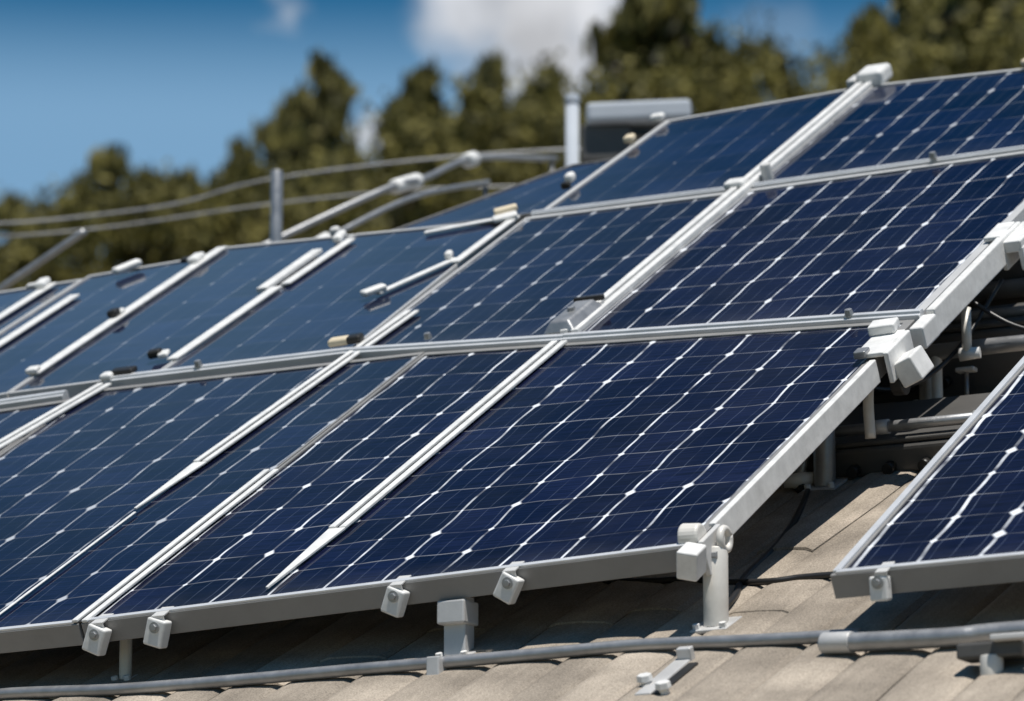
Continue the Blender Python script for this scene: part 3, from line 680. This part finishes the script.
e = empty('conduit_support', roofp(.80, -.30, .0), 'stubby conduit stand with a dark block at the lower right corner', 'conduit stand')
bm = NB(); tube(bm, [(0, 0, 0), (0, 0, .045)], .022, 18); obj('tube', bm, M_POST, e, bevel=.002)
bm = NB(); box(bm, (.0, .02, .055), (.13, .07, .03)); obj('block', bm, M_GREYBOX, e, bevel=.005)
bm = NB(); box(bm, (.06, -.02, .074), (.10, .03, .012)); obj('clip', bm, M_ALU, e, bevel=.003)
def cable(pts, r, label, m):
    o0 = Vector(pts[0]); e = empty('cable', o0, label, 'cable', 'black and grey cables around the panels')
    bm = NB(); tube(bm, spline(rel(pts, o0)), r, 8); obj('sheath', bm, m, e)
    bm = NB(); d = (Vector(pts[1]) - o0).normalized(); tube(bm, [-.02 * d, .02 * d], r * 1.7, 8); obj('end_sleeve', bm, M_DARK, e)
cable([(-.25, 1.19, 4.97), (-.22, 1.159, 4.954), (-.146, .92, 4.845), (-.095, .7, 4.747), (-.067, .481, 4.648), (-.02, .33, 4.583), (.0, .22, 4.535)], .008, 'black cable running down the shaded roof from the bulb foot to the round post', M_CABLE)
cable([(-.6, .6, 4.70), (-.35, .52, 4.665), (-.197, .481, 4.653), (-.092, .435, 4.632), (.023, .414, 4.622), (.087, .426, 4.627), (.167, .427, 4.627), (.253, .412, 4.62), (.6, .42, 4.62)], .0075, 'black cable lying across the sunlit roof behind the round post', M_CABLE)
cable([(-2.4, .06, 4.45), (-1.723, .013, 4.430), (-1.492, -.009, 4.420), (-1.332, -.012, 4.418), (-1.0, .05, 4.44)], .006, 'thin grey cable in the bottom left corner behind the conduit', M_STEEL)
for a, c, dz, lb in (((-.25, 1.50, -.07), (.02, 2.05, -.09), .16, 'black cable loop hanging in the shade behind the large white bracket'), ((-.06, 1.95, -.08), (.5, 2.0, -.10), .13, 'black cable sagging under the middle row at the right picture edge')):
    A_, B_ = plane(*a), plane(*c)
    cable([tuple(A_), tuple(A_.lerp(B_, .25) - Vector((0, 0, dz * .75))), tuple(A_.lerp(B_, .5) - Vector((0, 0, dz))), tuple(A_.lerp(B_, .75) - Vector((0, 0, dz * .75))), tuple(B_)], .006, lb, M_CABLE)
# strapped anchor with two white bolts
e = empty('roof_anchor', roofp(.072, -.18, .002), 'metal roof anchor strap with two white bolt heads below the round post', 'roof anchor', None, RROOF)
bm = NB(); box(bm, (-.004, .0, .010), (.036, .24, .010), Matrix.Rotation(.05, 4, 'Z')); box(bm, (-.004, .11, .022), (.032, .02, .03)); obj('strap', bm, M_ALUD, e, bevel=.003)
bm = NB(); box(bm, (.028, -.02, .006), (.022, .20, .016), Matrix.Rotation(.03, 4, 'Z')); obj('channel', bm, M_DARK, e, bevel=.003)
for (bx, by) in ((-.022, -.05), (.045, -.11)):
    bm = NB(); tube(bm, [(bx, by, .0), (bx, by, .028)], .010, 12); bmesh.ops.create_cone(bm, cap_ends=True, segments=6, radius1=.017, radius2=.015, depth=.014, matrix=Matrix.Translation((bx, by, .026))); obj('bolt', bm, M_WHITE, e, bevel=.002)

# ------------------------------------------------------------------ things on the flat roof behind the array
DZ = lambda y: 6.12 - .014 * (y - 3.96)
GB = 'pipes and poles behind the array'
e = empty('pole', (-3.675, 4.36, DZ(4.36)), 'upright pale pole standing behind the array in front of the trees', 'pole', GB)
bm = NB(); tube(bm, [(0, 0, 0), (0, 0, 6.915 - e.location.z)], .0215, 14); obj('tube', bm, M_STEEL, e, bevel=.003)
bm = NB(); box(bm, (0, 0, .01), (.12, .12, .02)); obj('base_plate', bm, M_ALUD, e, bevel=.003)
def bgpipe(pts, r, label, blobs=(), legs=(), m=None):
    r *= .66
    o0 = Vector(pts[0]); e = empty('pipe', o0, label, 'pipe', GB)
    bm = NB(); tube(bm, spline(rel(pts, o0)), r, 12); obj('tube', bm, m or M_STEEL, e)
    for p, q, rr in blobs:
        bm = NB(); tube(bm, rel([p, q], o0), rr, 12); obj('coupling', bm, M_WHITE, e, bevel=.012, seg=3)
    for (x, y, z) in legs:
        bm = NB(); tube(bm, rel([(x, y, z), (x, y, DZ(y))], o0), r * .7, 10); obj('leg', bm, M_STEEL, e)
bgpipe([(-3.75, 4.25, 6.58), (-3.69, 4.38, 6.67), (-3.48, 4.78, 6.92), (-3.45, 5.01, 7.01), (-3.57, 5.60, 7.24), (-3.75, 6.6, 7.50)], .019, 'upper slanting grey pipe with two white couplings behind the array',
       [((-3.47, 4.82, 6.935), (-3.455, 4.98, 6.998), .028), ((-3.545, 5.50, 7.205), (-3.57, 5.60, 7.24), .030)], [(-3.74, 6.55, 7.48)])
bgpipe([(-3.40, 3.99, 6.45), (-3.32, 4.04, 6.53), (-3.24, 4.38, 6.73), (-3.29, 4.78, 6.885), (-3.40, 5.4, 7.08)], .016, 'lower slanting grey pipe behind the array, right of the pole', [((-3.32, 4.03, 6.525), (-3.30, 4.10, 6.57), .026)], [(-3.40, 5.38, 7.07)])
bgpipe([(-4.8, 4.0, 6.39), (-4.62, 3.99, 6.495), (-4.43, 4.02, 6.605), (-4.27, 4.05, 6.70)], .019, 'slanting grey pipe at the left picture edge behind the array', [], [(-4.8, 4.0, 6.39)])
def wire(pts, r, label):
    o0 = Vector(pts[0]); e = empty('overhead_wire', o0, label, 'wire', 'overhead wires in front of the trees')
    bm = NB(); tube(bm, spline(rel(pts, o0), 4), r, 6); obj('strand', bm, M_STEEL, e)
    for p in (pts[0], pts[-1]):
        bm = NB(); tube(bm, rel([p, (p[0], p[1], DZ(p[1]))], o0), .03, 8); obj('stanchion', bm, M_STEEL, e)
wire([(-7.6, 6.7, 7.70), (-6.84, 7.08, 7.71), (-6.48, 7.27, 7.745), (-6.11, 7.45, 7.80), (-5.78, 7.61, 7.90), (-5.14, 7.93, 7.99), (-4.46, 8.28, 8.04), (-3.9, 8.6, 8.06)], .006, 'upper sagging wire crossing in front of the trees')
wire([(-7.6, 6.75, 7.63), (-6.84, 7.09, 7.65), (-6.36, 7.34, 7.70), (-5.73, 7.66, 7.80), (-5.0, 8.0, 7.86), (-4.2, 8.4, 7.85)], .005, 'lower sagging wire crossing in front of the trees')
# water heater
e = empty('rooftop_unit', (-3.45, 6.62, DZ(6.6)), 'pale low box housing on a dark stand beyond the top row', 'rooftop unit', None, Matrix.Rotation(R(28), 4, 'Z'))
z0 = e.location.z
bm = NB(); box(bm, (.06, 0, 7.648 - z0), (.42, .16, .080), Matrix.Rotation(-.04, 4, 'Y')); obj('housing', bm, M_TANK, e, bevel=.018, seg=4)
bm = NB(); box(bm, (-.07, .03, 7.525 - z0), (.20, .12, .15)); obj('control_box', bm, M_GREYBOX, e, bevel=.01)
bm = NB(); box(bm, (.12, .03, 7.575 - z0), (.28, .08, .035)); obj('bracket', bm, M_DARK, e, bevel=.004)
for x in (-.14, .0, .22):
    bm = NB(); tube(bm, [(x, .03, 0), (x, .03, 7.58 - z0)], .018, 10); obj('leg', bm, M_STEEL, e)
e = empty('vent_pipe', (-3.62, 6.5, DZ(6.5)), 'upright white vent pipe left of the pale rooftop box', 'vent pipe')
z0 = e.location.z
bm = NB(); tube(bm, [(0, 0, 0), (0, 0, 7.70 - z0)], .027, 16); obj('tube', bm, M_TANK, e)
bm = NB(); tube(bm, [(0, 0, 7.685 - z0), (0, 0, 7.725 - z0)], [.031, .028], 16); obj('cap', bm, M_TANK, e, bevel=.006)
# another tilted panel behind the left edge of the top row
e = panel([(-2.4, 3.35), (-1.72, 3.35), (-1.72, 3.88), (-2.0, 3.88)], 3, 4, M_CELLF, 'dim tilted panel behind the left edge of the top row, under the grey pipe', (.006, .006, .006, .008), h=-.10)

# ------------------------------------------------------------------ trees on the hill
def leaf(bm, p, s, rg):
    a = Vector((rg.uniform(-1, 1), rg.uniform(-1, 1), rg.uniform(-.6, .9))).normalized(); b = a.orthogonal().normalized(); c = a.cross(b)
    an = rg.uniform(0, 6.28); u_ = (b * math.cos(an) + c * math.sin(an)) * s; v_ = a.cross(u_.normalized()) * s * rg.uniform(.5, .9)
    bm.faces.new([bm.verts.new(p + q) for q in (-u_, -v_ * .9, u_, v_)])
def crown_broad(seed, nl=2600):
    """unit crown: radius about 1, from z=.12 to z=1 (height is scaled separately)"""
    rg = random.Random(seed); bm = NB(); cl = []
    for k in range(26):
        z = rg.uniform(.1, .93); rr = math.sqrt(max(0, 1 - ((z - .45) / .56) ** 2)); a = rg.uniform(0, 6.28); d = rr * math.sqrt(rg.uniform(.1, 1)) * .78
        cl.append((d * math.cos(a), d * math.sin(a), z, rg.uniform(.20, .42)))
    cl.append((0, 0, .93, .25))
    for k in range(nl):
        cx, cy, cz, cr_ = rg.choice(cl); v = Vector((rg.gauss(0, 1), rg.gauss(0, 1), rg.gauss(0, 1))).normalized() * cr_ * rg.uniform(.45, 1.08)
        leaf(bm, Vector((cx + v.x, cy + v.y, cz + v.z * .34)), rg.uniform(.035, .075), rg)
    return bm
def crown_conifer(seed, nl=2600):
    rg = random.Random(seed); bm = NB(); br = []
    n = 70
    for k in range(n):
        z = .06 + .90 * (k / n) ** .9; ln = (1.03 - z) ** .6 * rg.uniform(.3, 1.2); a = rg.uniform(0, 6.28)
        br.append((z, ln, a, rg.uniform(-.10, .06)))
    for k in range(nl):
        z, ln, a, dr = rg.choice(br); f = rg.uniform(.1, 1) ** .7; sp = .13 * (1.1 - f * .5) * (1.15 - z * .7)
        p = Vector((math.cos(a) * ln * f, math.sin(a) * ln * f, z + dr * f * .5)) + Vector((rg.gauss(0, sp), rg.gauss(0, sp), rg.gauss(0, .022)))
        leaf(bm, p, rg.uniform(.04, .085), rg)
    for k in range(60): leaf(bm, Vector((rg.gauss(0, .05), rg.gauss(0, .05), rg.uniform(.88, 1.0))), .05, rg)
    return bm
def unit_mesh(nm, bm, m):
    me = bpy.data.meshes.new(nm); bm.to_mesh(me); bm.free(); me.materials.append(m); return me
CB = [unit_mesh('crown', crown_broad(k), M_LEAF) for k in (1, 2, 3)]
CC = [unit_mesh('crown', crown_conifer(k), M_NEEDLE) for k in (11, 12, 13)]
bm = NB(); tube(bm, spline([(0, 0, 0), (.05, .03, .3), (-.02, .04, .6), (0, 0, .95)], 3), [.10 - .008 * k for k in range(10)], 8)
for a, z in ((.5, .35), (2.4, .45), (4.1, .55), (5.5, .65)): tube(bm, [(0, 0, z), (.5 * math.cos(a), .5 * math.sin(a), z + .16)], [.045, .015], 6)
TRK = unit_mesh('trunk', bm, M_BARK)
TREES = [
 (-131.6, 179.6, 62.8, 1.7, 'b', 'low dark bush-like tree at the left picture edge'),
 (-136.8, 190.1, 65.2, 1.6, 'b', 'small dark tree second from the left picture edge'),
 (-125.9, 178.3, 61.7, 1.6, 'b', 'small tree just left of the wide rounded tree'),
 (-128.0, 185.3, 66.5, 2.7, 'b', 'wide rounded tree standing highest on the left third of the skyline'),
 (-117.6, 173.7, 60.8, 2.3, 'b', 'low yellowish tree in front of the wide rounded tree'),
 (-126.2, 190.9, 66.2, 2.0, 'b', 'low tree right of the wide rounded tree, under open blue sky'),
 (-117.2, 180.5, 62.1, 1.7, 'b', 'low yellowish tree above the upright pale pole on its left'),
 (-120.1, 187.2, 66.5, 1.4, 'c', 'slim small conifer left of the tall twin conifers'),
 (-112.0, 176.6, 61.4, 1.8, 'b', 'low bright tree behind the top of the upright pale pole'),
 (-119.4, 191.4, 70.1, 2.1, 'c', 'shorter left one of the tall twin conifers above the pole'),
 (-113.2, 185.4, 70.0, 2.2, 'c', 'pointed tallest conifer of the left half, above the pole'),
 (-119.3, 198.4, 69.0, 1.4, 'c', 'narrow conifer tucked right behind the pointed tallest one'),
 (-112.6, 189.7, 62.6, 1.5, 'b', 'low tree in the gap where a small cloud shows'),
 (-112.6, 192.8, 69.6, 1.7, 'c', 'slimmer conifer just right of the small cloud gap'),
 (-107.3, 186.6, 68.9, 2.2, 'c', 'full conifer above the first white pipe coupling'),
 (-111.5, 198.1, 69.3, 1.8, 'c', 'lower conifer between the two full conifers left of the big cloud'),
 (-105.7, 191.7, 70.6, 2.3, 'c', 'full conifer above the second white pipe coupling'),
 (-108.9, 201.5, 70.2, 1.9, 'c', 'lower conifer in front of the big cloud, between two taller ones'),
 (-101.8, 191.7, 69.7, 2.1, 'c', 'conifer standing against the big cloud, nearest left of the vent pipe'),
 (-103.6, 198.5, 65.5, 1.7, 'b', 'low tree behind the white vent pipe'),
 (-95.1, 185.2, 63.3, 1.6, 'b', 'low tree behind the pale rooftop box'),
 (-91.8, 184.8, 72.0, 3.7, 'c', 'very tall dark conifer right of the big cloud, cut by the top of the picture'),
 (-94.7, 197.4, 70.3, 2.5, 'b', 'rounded tree close right of the very tall dark conifer'),
 (-85.8, 184.7, 66.9, 2.5, 'b', 'broad olive tree above the plain top panel'),
 (-88.6, 196.8, 67.9, 1.8, 'b', 'smaller tree left of the blue gap on the right'),
 (-92.1, 208.6, 68.4, 1.5, 'b', 'lowest tree under the blue gap on the right'),
 (-78.2, 184.1, 67.1, 2.7, 'b', 'tree with rounded left shoulder just right of the blue gap'),
 (-78.6, 191.9, 73.2, 3.6, 'b', 'tall broad tree at the top right, cut by the top of the picture'),
 (-71.3, 182.6, 70.2, 3.4, 'c', 'large dark conifer in the upper right corner'),
 (-72.0, 191.2, 70.9, 3.4, 'b', 'large broad tree at the right picture edge'),
]
rg = random.Random(3)
for i, (x, y, zt, hw, k, lb) in enumerate(TREES):
    zb = 54.5 + .02 * max(0, y - 170); hh = zt - zb
    nm = 'conifer' if k == 'c' else 'broadleaf_tree'
    e = empty(nm, (x, y, zb), lb, 'tree', 'trees on the hill behind the array', Matrix.Rotation(rg.uniform(0, 6.28), 4, 'Z'))
    w = hw * (2.1 if k == 'c' else 1.5)
    c = bpy.data.objects.new('crown', (CC if k == 'c' else CB)[i % 3]); COL.objects.link(c); c.parent = e
    c.scale = (w, w, hh / 1.0)
    t = bpy.data.objects.new('trunk', TRK); COL.objects.link(t); t.parent = e; t.scale = (w * .8, w * .8, hh * .9)
# thicket between the trees
bm = NB(); rg = random.Random(8)
for k in range(420):
    x = rg.uniform(-150, -55); f = (x + 150) / 95; y = 166 + rg.uniform(0, 26)
    top = 57.6 + 3.0 * f + (2.2 if f > .52 else 0) + rg.uniform(-1.3, 1.5); cr_ = rg.uniform(.9, 1.9)
    for j in range(46):
        v = Vector((rg.gauss(0, 1), rg.gauss(0, 1), rg.gauss(0, 1))).normalized() * rg.uniform(.5, 1.05)
        leaf(bm, Vector((x, y, top - 1.5)) + Vector((v.x * cr_, v.y * cr_, v.z * 1.7)), rg.uniform(.16, .34), rg)
tag(obj('thicket', bm, M_LEAF), 'olive undergrowth filling the hillside between the tree trunks', 'undergrowth', None, 'stuff')
